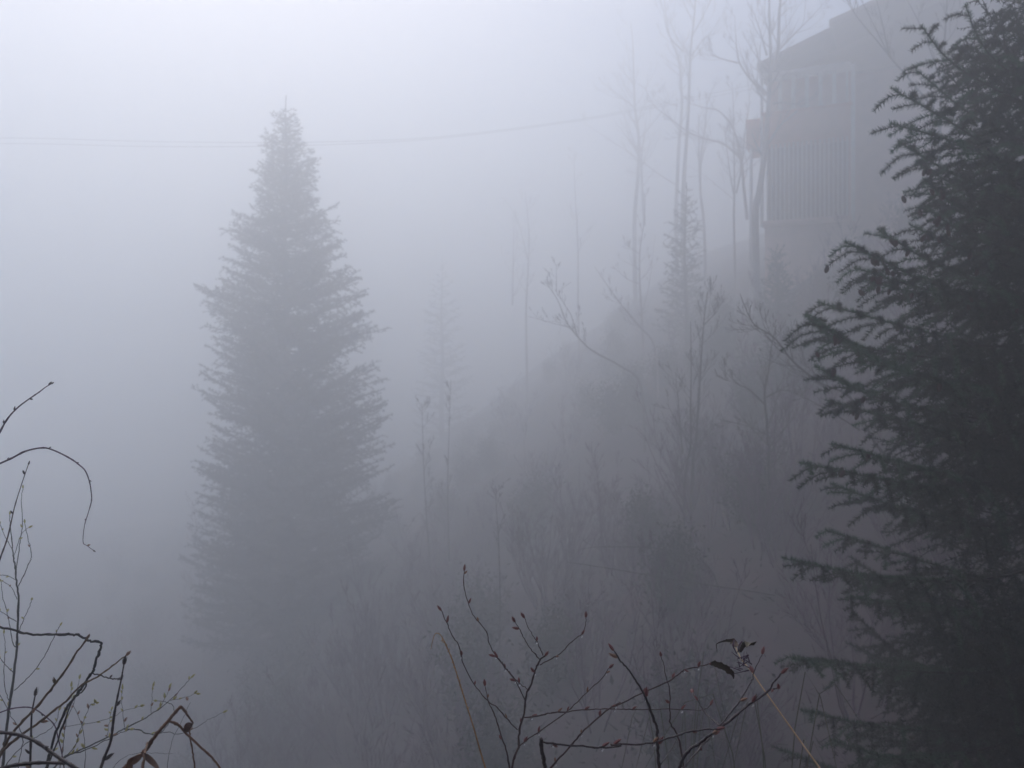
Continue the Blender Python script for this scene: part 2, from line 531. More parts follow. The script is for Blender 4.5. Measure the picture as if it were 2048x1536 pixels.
# --- free standing spruces in the fog
def far_spruce(name, label, D, prof, z_top, z_bot, px_axis, seed, n_bough, twig, spacing, nl, nw, per_m, group=None, spike=True, up=.18):
    """prof: (py, left px, right px) outline used as crown radius towards -x and +x"""
    rg = np.random.default_rng(seed)
    x0 = (px_axis - 1024) / F * D
    root = thing(name, label, 'tree', (x0, D, z_bot), group)
    mb = MB()
    zz = np.linspace(z_bot - .3, z_top, 12); H = z_top - z_bot
    mb.tube([(x0 + .05 * math.sin(z), D, z) for z in zz], [.012 + .02 * H * (1 - (z - z_bot) / H) * .75 for z in zz], 8, 0)
    mb.tube([(x0, D, z_top - .1), (x0 + .02, D, z_top + .02 * H)], .018, 4)
    mb.build('trunk', M['bark'], root)
    pys = [p[0] for p in prof]
    mb = MB()
    for i in range(n_bough):
        f = ((i + rg.random()) / n_bough) ** 0.78
        z = z_top - .15 - f * (H - .9)
        py = 768 - z / D * F
        rl = (px_axis - np.interp(py, pys, [p[1] for p in prof])) / F * D
        rr = (np.interp(py, pys, [p[2] for p in prof]) - px_axis) / F * D
        az = i * 2.39996 + rg.normal() * .3
        c = math.cos(az)
        r = rl * (.5 - .5 * c) + rr * (.5 + .5 * c)
        nv = mnoise.noise((c * 2.2 + seed, math.sin(az) * 2.2, z * .95))
        if f > .22 and nv < -.36: continue
        r = max(.14, r * (.60 + .40 * rg.random() ** .6 + .30 * nv))
        up_ = up * (.1 + 1.7 * rg.random())
        st = Vector((x0, D, z - r * up_ * .6)); tp = st + Vector((c * r, math.sin(az) * r, r * (up_ + .05 * rg.normal())))
        tp.z += .12
        bough(mb, st, tp, r * .07, rg, min(twig, r * .5 + .08), spacing, nl, nw, per_m, True, .012 + .008 * r, .3, .006, 1, 3, 0.0, 1.0, .6)
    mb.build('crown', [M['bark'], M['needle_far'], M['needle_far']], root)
    return root


BIG = [(205, 568, 572), (232, 545, 592), (290, 524, 620), (345, 512, 640), (400, 502, 642), (430, 496, 662), (450, 450, 670), (500, 436, 702), (545, 440, 704), (575, 416, 735), (590, 408, 790), (640, 404, 790),
       (690, 428, 770), (740, 432, 786), (780, 408, 796), (860, 420, 786), (925, 392, 800), (985, 405, 800), (1060, 378, 800), (1150, 372, 810), (1300, 380, 800)]
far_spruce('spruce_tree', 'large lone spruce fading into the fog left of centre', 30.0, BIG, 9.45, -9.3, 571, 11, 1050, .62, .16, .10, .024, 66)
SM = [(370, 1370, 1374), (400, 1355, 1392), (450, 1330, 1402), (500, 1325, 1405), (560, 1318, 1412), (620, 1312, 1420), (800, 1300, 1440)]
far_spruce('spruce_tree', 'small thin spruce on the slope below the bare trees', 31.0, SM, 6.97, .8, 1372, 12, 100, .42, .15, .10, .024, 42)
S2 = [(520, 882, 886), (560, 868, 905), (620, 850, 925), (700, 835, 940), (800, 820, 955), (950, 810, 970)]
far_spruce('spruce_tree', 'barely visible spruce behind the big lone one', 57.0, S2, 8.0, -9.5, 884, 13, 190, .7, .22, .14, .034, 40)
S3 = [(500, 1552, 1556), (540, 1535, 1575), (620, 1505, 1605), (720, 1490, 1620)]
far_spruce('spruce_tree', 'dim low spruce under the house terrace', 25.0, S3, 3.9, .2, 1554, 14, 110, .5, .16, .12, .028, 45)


# ------------------------------------------------------------------ bare trees
def twigs(mb, p, d, L, r, rg, depth, spread=.55, upw=.25, rmin=.004, kink=.12, nch=(3, 6), mi=0):
    """a wandering twig with side twigs"""
    pts = [Vector(p)]; n = max(3, int(3 + depth))
    dd = Vector(d).normalized()
    for i in range(n):
        dd = (dd + Vector((rg.normal(), rg.normal(), rg.normal())) * kink + Vector((0, 0, upw * .3))).normalized()
        pts.append(pts[-1] + dd * L / n)
    rs = [max(rmin * .6, r * (1 - .8 * i / n)) for i in range(n + 1)]
    mb.tube(pts, rs, 5 if r > .03 else (4 if r > .012 else 3), mi, cap=False)
    if depth <= 0: return
    for i in range(int(rg.integers(nch[0], nch[1]))):
        k = .2 + .75 * rg.random()
        j = min(n - 1, int(k * n)); q = pts[j].lerp(pts[j + 1], k * n - j)
        ax = (pts[j + 1] - pts[j]).normalized()
        per = Vector((rg.normal(), rg.normal(), rg.normal())); per = (per - ax * per.dot(ax)).normalized()
        nd = (ax + per * spread * (.7 + .7 * rg.random()) + Vector((0, 0, upw))).normalized()
        twigs(mb, q, nd, L * (1 - k * .55) * (.38 + .25 * rg.random()), max(rmin, rs[j] * .5), rg, depth - 1, spread, upw, rmin, kink, nch, mi)


def bare_tree(label, D, stems, seed, r0=.09, limbs=14, depth=2, limb_len=2.2, rmin=.006, group='bare deciduous trees on the foggy slope', name='bare_tree', material=None, start=.35, upw=.35, spread=.8, cat='tree', foot=True):
    """stems: list of (pixel polyline from foot to tip, radius factor); depth wanders a little along each"""
    material = material or ('bark_hazed' if D > 26 else 'bark_grey')  # distant trees take the bark with haze painted in
    rg = np.random.default_rng(seed)
    first = P(*stems[0][0][0], D)
    gz_ = hgt(first.x, D)
    root = thing(name, label, cat, (first.x, D, min(gz_, first.z) if foot else first.z), group)
    tr = MB(); cr = MB()
    for si, (pp, rf) in enumerate(stems):
        dz = rg.normal() * .5
        pts = [P(a, b_, D + dz * (i / len(pp)) * (1 if si else .4)) for i, (a, b_) in enumerate(pp)]
        if si == 0 and foot and pts[0].z > gz_: pts = [Vector((pts[0].x + .1, D, gz_ - .3))] + pts
        ph = smooth_path(pts, 4); n = len(ph)
        rs = [max(rmin, r0 * rf * (1 - .86 * i / (n - 1))) for i in range(n)]
        (tr if rf > .55 else cr).tube(ph, rs, 7 if rf > .55 else 5, 0)
        tl = sum((ph[i + 1] - ph[i]).length for i in range(n - 1))
        for q in range(max(3, int(limbs * rf))):
            k = (start if si == 0 else .15) + (.97 - (start if si == 0 else .15)) * rg.random()
            j = min(n - 2, int(k * (n - 1))); p = ph[j].lerp(ph[j + 1], k * (n - 1) - j)
            ax = (ph[j + 1] - ph[j]).normalized()
            per = Vector((rg.normal(), rg.normal(), rg.normal() * .3)); per = (per - ax * per.dot(ax)).normalized()
            d = (ax * .8 + per * spread).normalized()
            L = limb_len * (1.1 - k * .75) * (.6 + .6 * rg.random()) * (.5 + .5 * rf)
            twigs(cr, p, d, L, max(rmin, rs[j] * .45), rg, depth, .6, upw, rmin)
    if tr.n: tr.build('trunk', M[material], root)
    if cr.n: cr.build('crown', M[material], root)
    return root


def c3(*a): return [(1150 + x / 3.4133, y / 3.4133) for x, y in a]
def c4(*a): return [(1550 + x / 3.072, y / 3.072) for x, y in a]
def c6(*a): return [(900 + x / 2.56, 400 + y / 2.56) for x, y in a]
def c7(*a): return [(700 + x / 3.072, 700 + y / 3.072) for x, y in a]
def c8(*a): return [(1200 + x / 3.072, 900 + y / 3.072) for x, y in a]


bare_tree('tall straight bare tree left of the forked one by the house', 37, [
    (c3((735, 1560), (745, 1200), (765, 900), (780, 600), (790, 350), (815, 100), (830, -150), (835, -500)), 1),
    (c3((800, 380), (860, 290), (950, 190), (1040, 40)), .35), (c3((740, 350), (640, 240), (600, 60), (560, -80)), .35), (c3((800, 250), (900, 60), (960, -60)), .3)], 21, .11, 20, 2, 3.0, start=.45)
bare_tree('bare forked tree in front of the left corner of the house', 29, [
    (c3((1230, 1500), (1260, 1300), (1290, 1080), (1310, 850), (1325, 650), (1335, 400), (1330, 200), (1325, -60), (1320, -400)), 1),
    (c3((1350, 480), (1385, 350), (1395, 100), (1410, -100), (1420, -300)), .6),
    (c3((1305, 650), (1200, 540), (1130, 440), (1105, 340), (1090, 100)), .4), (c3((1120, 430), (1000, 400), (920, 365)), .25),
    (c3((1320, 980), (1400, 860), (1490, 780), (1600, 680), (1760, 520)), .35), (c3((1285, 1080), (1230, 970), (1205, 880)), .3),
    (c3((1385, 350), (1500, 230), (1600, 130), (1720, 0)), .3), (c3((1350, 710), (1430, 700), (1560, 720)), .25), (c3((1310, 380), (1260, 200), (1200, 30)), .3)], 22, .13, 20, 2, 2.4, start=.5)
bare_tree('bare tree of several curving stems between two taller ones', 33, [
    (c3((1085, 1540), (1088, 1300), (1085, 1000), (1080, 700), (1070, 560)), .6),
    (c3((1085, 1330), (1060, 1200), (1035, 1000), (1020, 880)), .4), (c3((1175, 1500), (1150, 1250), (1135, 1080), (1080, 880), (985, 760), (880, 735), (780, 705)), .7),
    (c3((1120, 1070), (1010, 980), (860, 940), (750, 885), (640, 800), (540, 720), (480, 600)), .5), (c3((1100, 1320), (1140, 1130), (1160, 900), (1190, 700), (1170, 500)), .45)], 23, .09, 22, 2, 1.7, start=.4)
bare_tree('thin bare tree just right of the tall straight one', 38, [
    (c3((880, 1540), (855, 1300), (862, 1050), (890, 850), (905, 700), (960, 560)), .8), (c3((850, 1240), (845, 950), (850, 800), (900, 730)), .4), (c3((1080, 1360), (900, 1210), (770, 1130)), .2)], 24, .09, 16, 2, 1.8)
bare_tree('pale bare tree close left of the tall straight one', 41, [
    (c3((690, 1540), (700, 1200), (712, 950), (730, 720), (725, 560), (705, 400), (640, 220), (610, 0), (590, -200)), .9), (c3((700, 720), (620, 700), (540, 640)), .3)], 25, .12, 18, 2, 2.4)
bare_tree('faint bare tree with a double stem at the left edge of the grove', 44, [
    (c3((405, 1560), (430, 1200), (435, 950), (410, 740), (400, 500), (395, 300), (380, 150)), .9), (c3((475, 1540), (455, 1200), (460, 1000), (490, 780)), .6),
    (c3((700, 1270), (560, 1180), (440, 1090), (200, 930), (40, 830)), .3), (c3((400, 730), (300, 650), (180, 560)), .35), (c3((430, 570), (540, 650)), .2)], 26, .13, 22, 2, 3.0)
bare_tree('bare tree in front of the house roof with branches fanning up left', 20, [
    (c4((1010, 900), (1030, 500), (1045, 200), (1060, -60), (1070, -300)), .8), (c4((1000, 700), (860, 530), (700, 340), (600, 220), (480, 70), (420, -60)), .55),
    (c4((1010, 480), (960, 330), (880, 130), (790, -40)), .4), (c4((700, 340), (640, 60), (600, -80)), .3), (c4((480, 70), (520, -60)), .2), (c4((690, 320), (560, 60), (500, -60)), .25)], 27, .055, 14, 2, 1.3, rmin=.004)
bare_tree('slender bare sapling standing below the grove', 32, [
    (c6((985, 640), (972, 430), (972, 260), (995, 100), (1000, -40)), .8), (c6((970, 430), (900, 400), (840, 340)), .3), (c6((975, 280), (890, 220)), .3), (c6((990, 550), (1020, 430), (1050, 180)), .3)], 28, .06, 14, 2, 1.3)
bare_tree('leaning bare tree arching up to the left over the gully', 24, [
    (c6((980, 960), (870, 850), (760, 790), (690, 740), (600, 630), (550, 510), (480, 410)), .8), (c6((620, 650), (560, 640), (400, 595)), .3), (c6((650, 690), (620, 590), (560, 480), (620, 420)), .3), (c6((545, 470), (545, 330)), .25)], 29, .045, 16, 2, 1.2, rmin=.005)
bare_tree('bare slanting tree leaning left below the thin spruce', 27, [
    (c6((1050, 760), (960, 640), (880, 540), (800, 430), (740, 340)), .7), (c6((1000, 680), (900, 560), (820, 480)), .3)], 30, .05, 12, 2, 1.2)
bare_tree('bare tree with a close pair of stems in the middle of the slope', 15.5, [
    (c8((560, 1020), (555, 700), (558, 400), (568, 200), (575, 0)) + c6((1258, 1260), (1275, 1000), (1285, 830), (1300, 620), (1318, 470)), .9),
    (c8((530, 800), (520, 400), (525, 150)) + c6((1232, 1250), (1232, 1050), (1235, 880), (1232, 620)), .6), (c6((1300, 640), (1370, 570)), .25), (c6((1190, 1300), (1170, 1050), (1155, 880)), .35), (c6((1250, 1290), (1170, 1150), (1110, 1040)), .3), (c6((1255, 1270), (1330, 1190)), .3)], 31, .05, 22, 2, 1.3, rmin=.004)
bare_tree('crooked bare tree standing left of the near dark spruce', 12.5, [
    (c8((1145, 1000), (1100, 830), (1050, 640), (1030, 480), (1030, 300), (1040, 0)) + c6((1632, 1250), (1618, 1100), (1612, 980), (1632, 870), (1645, 760), (1670, 640)), .9),
    (c6((1615, 1050), (1530, 970), (1470, 940), (1400, 870)), .35), (c6((1620, 1010), (1690, 975), (1740, 980), (1800, 1000)), .35), (c6((1630, 1210), (1560, 1170), (1420, 1130)), .3), (c6((1630, 1300), (1560, 1240)), .25)], 32, .045, 20, 2, 1.1, rmin=.003)
bare_tree('bare arching branchy tree reaching left from behind the near spruce', 9.5, [
    (c6((2350, 1500), (2180, 1250), (2048, 1010), (1900, 940), (1760, 830), (1690, 740), (1640, 690), (1560, 640), (1520, 570), (1485, 480)), .8),
    (c6((2100, 1180), (1960, 1090), (1850, 1030), (1745, 985)), .35), (c6((1760, 830), (1740, 740), (1790, 680)), .25), (c6((1900, 940), (1850, 850), (1870, 760)), .25)], 33, .024, 22, 2, .7, rmin=.002)
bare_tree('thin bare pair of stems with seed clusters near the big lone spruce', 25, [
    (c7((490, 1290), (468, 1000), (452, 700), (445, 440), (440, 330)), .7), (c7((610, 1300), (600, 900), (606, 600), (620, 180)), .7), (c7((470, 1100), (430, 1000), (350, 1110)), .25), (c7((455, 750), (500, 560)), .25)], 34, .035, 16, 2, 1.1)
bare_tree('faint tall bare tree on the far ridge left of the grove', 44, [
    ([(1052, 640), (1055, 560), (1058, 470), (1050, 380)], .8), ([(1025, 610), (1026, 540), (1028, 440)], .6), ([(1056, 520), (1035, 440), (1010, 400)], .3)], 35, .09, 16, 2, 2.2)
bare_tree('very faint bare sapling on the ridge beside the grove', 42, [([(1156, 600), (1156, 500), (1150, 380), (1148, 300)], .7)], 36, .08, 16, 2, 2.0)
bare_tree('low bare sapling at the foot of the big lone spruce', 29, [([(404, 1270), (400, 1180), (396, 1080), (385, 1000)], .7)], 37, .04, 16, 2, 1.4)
bare_tree('thin pole like bare sapling in the lower middle of the gully', 14, [([(1000, 1330), (1000, 1200), (997, 1080), (990, 980)], .7)], 38, .025, 14, 2, .8, rmin=.003)
bare_tree('long bare stem lying across the slope behind the budding shrub', 11, [(c8((1600, 1010), (1130, 900), (560, 812), (0, 718), (-200, 690)), .8)], 39, .017, 10, 1, .4, rmin=.002, start=.1, foot=False)
bare_tree('bare bough arching low across the slope above the lying stem', 12, [(c8((700, 760), (540, 640), (330, 602), (0, 595), (-120, 610)), .8)], 40, .016, 10, 1, .5, rmin=.002, start=.2)

# ------------------------------------------------------------------ power lines
for i, (label, pp) in enumerate([
    ('upper of two thin power cables sagging across the fog', [(-900, 330), (-400, 285), (0, 276), (300, 283), (560, 285), (800, 279), (950, 266), (1100, 247), (1250, 222), (1600, 150)]),
    ('lower of two thin power cables sagging across the fog', [(-900, 345), (-400, 296), (0, 287), (300, 293), (560, 292), (800, 283), (950, 269), (1100, 250), (1250, 226), (1600, 160)])]):
    mb = MB()
    pts = smooth_path([P(a, b_, 32 + i * .4 + max(0, a - 500) * .006) for a, b_ in pp], 8)
    mb.tube(pts, .0088, 4)
    tag(mb.build('power_cable', M['cable']), label, 'cable', 'power cables crossing the valley')

# ------------------------------------------------------------------ house on the ridge
HA = P(1702, 430, 29.0)                                   # the foot of the white corner post
base_z = hgt(HA.x, HA.y, False)
U = Vector((-2.2, 1.0, 0)).normalized()                   # along the front, away to the left
N = Vector((-1.0, -2.2, 0)).normalized()                  # outward from the front
UP = Vector((0, 0, 1))
AX = (U, N, UP)
z0 = HA.z
house = thing('house', 'two storey gabled house looming in the fog on the ridge', 'house', (HA.x, HA.y, z0 - 2.5))


def hp(u, n, z): return HA + U * u + N * n + UP * z


def hbox(mb, u0, u1, n0, n1, za, zb, mi=0):
    mb.box(hp((u0 + u1) / 2, (n0 + n1) / 2, (za + zb) / 2), (u1 - u0, n1 - n0, zb - za), mi=mi, ax=AX)


BW = 2.75                                                 # width of the glazed bay
mb = MB(); hbox(mb, -7.5, 2.79, -8.5, -1.0, -4.5, 4.95); mb.build('wall', M['wall'], house)
mb = MB(); hbox(mb, .02, BW + .02, -.99, -.12, -4.5, -.02); hbox(mb, .02, BW + .02, -.99, -.5, 0, 4.9); mb.build('bay', M['wall'], house)
mb = MB(); hbox(mb, 0, BW + .05, -.5, .06, 2.62, 3.62); hbox(mb, -.05, BW + .1, -.5, .1, 3.62, 3.70); mb.build('parapet', M['parapet'], house)
mb = MB(); hbox(mb, -.03, BW + .08, -.5, .08, -.18, 0.0); mb.build('floor_slab', M['wall'], house)
# white corner posts
for u0, u1 in ((-.12, .0), (BW + .06, BW + .16)):
    mb = MB(); hbox(mb, u0, u1, -.12, .0, -.18, 4.98); mb.build('post', M['white'], house)
# lower storey: vertical slats
for i in range(19):
    u = .12 + i * (BW - .2) / 18
    mb = MB(); hbox(mb, u - .025, u + .025, -.06, -.01, .0, 2.6); mb.build('slat', M['slat'], house)
mb = MB(); hbox(mb, .1, BW - .05, -.40, -.36, .05, 2.55); mb.build('screen', M['dark_in'], house)
# upper storey: a row of panes between mullions
nwin = 6
for i in range(nwin):
    ua = .10 + i * (BW - .15) / nwin; ub = ua + (BW - .15) / nwin
    fr = MB()
    hbox(fr, ua, ua + .06, -.2, -.1, 3.71, 4.9); hbox(fr, ub - .06, ub, -.2, -.1, 3.71, 4.9)
    hbox(fr, ua + .06, ub - .06, -.2, -.1, 3.71, 3.77); hbox(fr, ua + .06, ub - .06, -.2, -.1, 4.84, 4.9)
    fo = fr.build('window', M['white'], house)
    pn = MB(); hbox(pn, ua + .06, ub - .06, -.16, -.14, 3.77, 4.84)
    po = pn.build('pane', M['glass']); po.parent = fo; po.location = -house.location
# gable roof with a deep overhang; the ridge runs back from the front
apex_u, apex_z = -3.6, 7.3
eave_l = (2.88, 5.03)
eave_r = (-9.6, 5.2)


def slab(mb, a, b_, n0, n1, th, mi=0):
    q = []
    for n_ in (n0, n1):
        for (u, z_) in (a, b_):
            q += [hp(u, n_, z_), hp(u, n_, z_ + th)]
    mb.add([tuple(v) for v in q], [(0, 1, 3, 2), (4, 6, 7, 5), (0, 4, 5, 1), (2, 3, 7, 6), (0, 2, 6, 4), (1, 5, 7, 3)], mi)


mb = MB()
slab(mb, eave_l, (.55, 5.86), -9.2, .75, .16)
slab(mb, (.60, 6.02), (apex_u, apex_z), -9.2, .9, .18)
slab(mb, (apex_u - .01, apex_z), eave_r, -9.2, .9, .18)
roof = mb.build('roof', M['roof'], house)
# barge boards and gable wall
mb = MB()
slab(mb, (eave_l[0], eave_l[1] - .06), (.55, 5.80), .76, .80, .2)
slab(mb, (.60, 5.95), (apex_u, apex_z - .08), .91, .95, .22)
mb.build('barge_board', M['dark_in'], house)
mb = MB()
tri = [(2.70, 4.96), (apex_u, 7.15), (-8.5, 4.96)]
q = [tuple(hp(u, n_, z_)) for n_ in (-.95, -.7) for (u, z_) in tri]
mb.add(q, [(0, 1, 2), (3, 5, 4), (0, 3, 4, 1), (1, 4, 5, 2), (2, 5, 3, 0)])
mb.build('gable', M['dark_in'], house)
mb = MB(); hbox(mb, 0.0, BW + .2, -.69, .05, 4.91, 5.05); mb.build('lintel', M['white'], house)
# side balcony and awning left of the bay
mb = MB(); hbox(mb, 2.92, 3.5, -2.2, -.7, 2.75, 2.9); hbox(mb, 2.92, 3.5, -.78, -.7, 2.9, 3.75); hbox(mb, 3.42, 3.5, -2.2, -.79, 2.9, 3.75); mb.build('side_balcony', M['parapet'], house)
mb = MB(); hbox(mb, 3.3, 3.4, -.9, -.8, -3.5, 2.74); mb.build('post', M['white'], house)

# ------------------------------------------------------------------ shrubs and undergrowth on the slope
rg = np.random.default_rng(77)


def shrub_src(kind, seed):
    r_ = np.random.default_rng(seed)
    mb = MB()
    if kind == 'bare':
        for i in range(9):
            a = r_.random() * 6.28; d = Vector((math.cos(a) * .35, math.sin(a) * .35, 1))
            twigs(mb, (math.cos(a) * .12, math.sin(a) * .12, -.1), d, 2.1 * (.6 + .5 * r_.random()), .014, r_, 3, .6, .25, .0035, .1, (4, 7))
        return mb
    tr = []
    for i in range(26):
        a = r_.random() * 6.28; e = Vector((math.cos(a) * r_.random() * .7, math.sin(a) * r_.random() * .7, .5 + 1.1 * r_.random()))
        pts = smooth_path([(0, 0, -.1), tuple(e * .5 + Vector((r_.normal() * .1, r_.normal() * .1, .05))), tuple(e)], 3)
        mb.tube(pts, [.012, .011, .01, .009, .007, .006, .004], 3, 0, cap=False)
        n = 120
        k = r_.random((n, 1)) ** .6
        c = np.array(tuple(e)) * k + r_.normal(size=(n, 3)) * .16
        c[:, 2] = np.abs(c[:, 2])
        d = r_.normal(size=(n, 3)); d /= np.linalg.norm(d, axis=1)[:, None]
        s = np.cross(d, r_.normal(size=(n, 3))); s /= np.linalg.norm(s, axis=1)[:, None]
        ln = .045 * (.6 + .8 * r_.random((n, 1)))
        tr.append(np.stack([c - s * ln * .35, c + s * ln * .35, c + d * ln * 1.6], 1))
        tr.append(np.stack([c - s * ln * .35, c - d * ln * .8, c + s * ln * .35], 1))
    mb.add_tris(np.concatenate(tr), 1)
    return mb


srcs = {}
for kind, names in (('bare', 3), ('leafy', 3)):
    srcs[kind] = []
    for i in range(names):
        if kind == 'bare':
            root = thing('bare_shrub', 'leafless purple brown shrub in the tangle on the foggy slope', 'shrub', group='leafless shrubs crowding the foggy slope')
            shrub_src('bare', 100 + i).build('stems', M['twig_purple'], root)
        else:
            root = thing('evergreen_shrub', 'dim dark green bush in the undergrowth of the foggy slope', 'bush', group='evergreen bushes in the undergrowth')
            shrub_src('leafy', 200 + i).build('foliage', [M['bark'], M['leaf_dark']], root)
        srcs[kind].append([root, False])


def put(kind, x, y, s):
    e = srcs[kind][int(rg.integers(0, 3))]
    if not e[1]: o = e[0]; e[1] = True
    else: o = copy_tree(e[0])
    o.location = (x, y, hgt(x, y) - .05)
    o.rotation_euler = (rg.normal() * .08, rg.normal() * .08, rg.random() * 6.28)
    o.scale = (s * (.9 + .2 * rg.random()), s, s * (.85 + .3 * rg.random()))


cnt = {'bare': 0, 'leafy': 0}
tries = 0
while (cnt['bare'] < 190 or cnt['leafy'] < 110) and tries < 20000:
    tries += 1
    y = 7 + 48 * rg.random() ** .85
    x = (rg.random() * 1.35 - .70) * y
    px = 1024 + x / y * F; z = hgt(x, y); py = 768 - z / y * F
    if px < -150 or px > 2150 or py > 2100: continue
    if math.hypot(x - TX, y - TY) < 1.6: continue
    if HA.x - 3.5 < x < HA.x + 9 and y > 27.5: continue
    green = .5 + .9 * mnoise.noise((x * .13, y * .13, 9.0)) - (.22 if y < 20 else -.12)
    kind = 'leafy' if rg.random() < green else 'bare'
    if cnt[kind] >= (190 if kind == 'bare' else 110): continue
    put(kind, x, y, (.62 + .55 * rg.random()) * (1.0 if kind == 'bare' else .95))
    cnt[kind] += 1
for kind in srcs:
    for e in srcs[kind]:
        if not e[1]: put(kind, 2, 18, 1.0)

# ground cover: uncountable small leaves, stalks and grass on the slope
mb = MB(); tr = []
n = 52000
yy = 5.0 + 50 * rg.random(n) ** 1.2; xx = (rg.random(n) * 1.9 - .72) * yy
hz = np.array([hgt(float(a), float(b_)) for a, b_ in zip(xx, yy)])
base = np.stack([xx, yy, hz], 1)
d = rg.normal(size=(n, 3)) * 1.1; d[:, 2] = np.abs(d[:, 2]) * .6 + .35; d /= np.linalg.norm(d, axis=1)[:, None]
ln = (.05 + .22 * rg.random((n, 1)) ** 2)
s = np.cross(d, rg.normal(size=(n, 3))); s /= np.linalg.norm(s, axis=1)[:, None]
tri = np.stack([base - s * .009, base + s * .009, base + d * ln], 1)
mb.add_tris(tri[:n // 2], 0); mb.add_tris(tri[n // 2:], 1)
tag(mb.build('undergrowth', [M['leaf_dark'], M['twig_purple']]), 'low tangle of stalks and leaves covering the slope', 'undergrowth', kind='stuff')

# ------------------------------------------------------------------ foreground plants
rf = np.random.default_rng(9)


def r1(*a): return [(x / 3.84, 1136 + y / 3.84) for x, y in a]
def r2(*a): return [(x / 3.84, 740 + y / 3.84) for x, y in a]
def r3(*a): return [(200 + x / 6.143, 1286 + y / 6.143) for x, y in a]
def r4(*a): return [(840 + x / 3.6925, 1120 + y / 3.6925) for x, y in a]
def r5(*a): return [(1200 + x / 4.096, 1236 + y / 4.096) for x, y in a]


def bud_mesh(kind):
    """a pointed bud of overlapping scales, base at origin, pointing +Z, 1 unit long"""
    mb = MB()
    prof = [(0, .10), (.12, .2), (.35, .27), (.6, .22), (.82, .12), (1.0, .02)]
    mb.tube([(0.02 * math.sin(z * 5), 0, z) for z, _ in prof], [r for _, r in prof], 7, 0)
    for i in range(3):
        a = i * 2.1
        u = Vector((math.cos(a), math.sin(a), 0)); w = Vector((-math.sin(a), math.cos(a), 0))
        v = [u * .2 - w * .16 + Vector((0, 0, .1)), u * .2 + w * .16 + Vector((0, 0, .1)), u * .33 + w * .13 + Vector((0, 0, .45)), u * .30 + Vector((0, 0, .8 + .12 * i)), u * .33 - w * .13 + Vector((0, 0, .45))]
        mb.add([tuple(q) for q in v], [(0, 1, 2, 4), (4, 2, 3)], 0)
    return mb


def drop_mesh():
    mb = MB(); n = 10; rows = 8
    prof = [(math.cos(math.pi * i / rows), math.sin(math.pi * i / rows) * (1 if i > rows / 2 else .85)) for i in range(rows + 1)]
    mb.tube([(0, 0, z * (1.25 if z > 0 else 1)) for z, _ in prof], [max(.01, r) for _, r in prof], n, 0)
    return mb


SRC = {}


def child(kind, root, pos, direc, size, m):
    key = (kind, m)
    if key not in SRC:
        o = (bud_mesh(kind)).build(kind, M[m], smooth=True); SRC[key] = o
    else:
        o = SRC[key].copy(); COL.objects.link(o)
    o.parent = root
    o.location = Vector(pos) - root.location
    o.rotation_euler = Vector(direc).to_track_quat('Z', 'Y').to_euler()
    o.scale = (size * .72, size * .72, size * 1.15)
    return o


def drop(pos, r, label, group):
    if 'drop' not in SRC:
        o = drop_mesh().build('water_drop', M['water'], smooth=True); SRC['drop'] = o
    else:
        o = SRC['drop'].copy(); COL.objects.link(o)
    o.location = pos; o.scale = (r, r, r)
    tag(o, label, 'water drop', group)


def to_ground(p, lean=(0, 0)):
    """points leading from p down to the ground bank"""
    x, y = p.x + lean[0], p.y + lean[1]
    g = hgt(x, y)
    return [Vector((x, y, g - .05)), Vector((p.x + lean[0] * .4, p.y + lean[1] * .4, p.z - (p.z - g) * .45))]


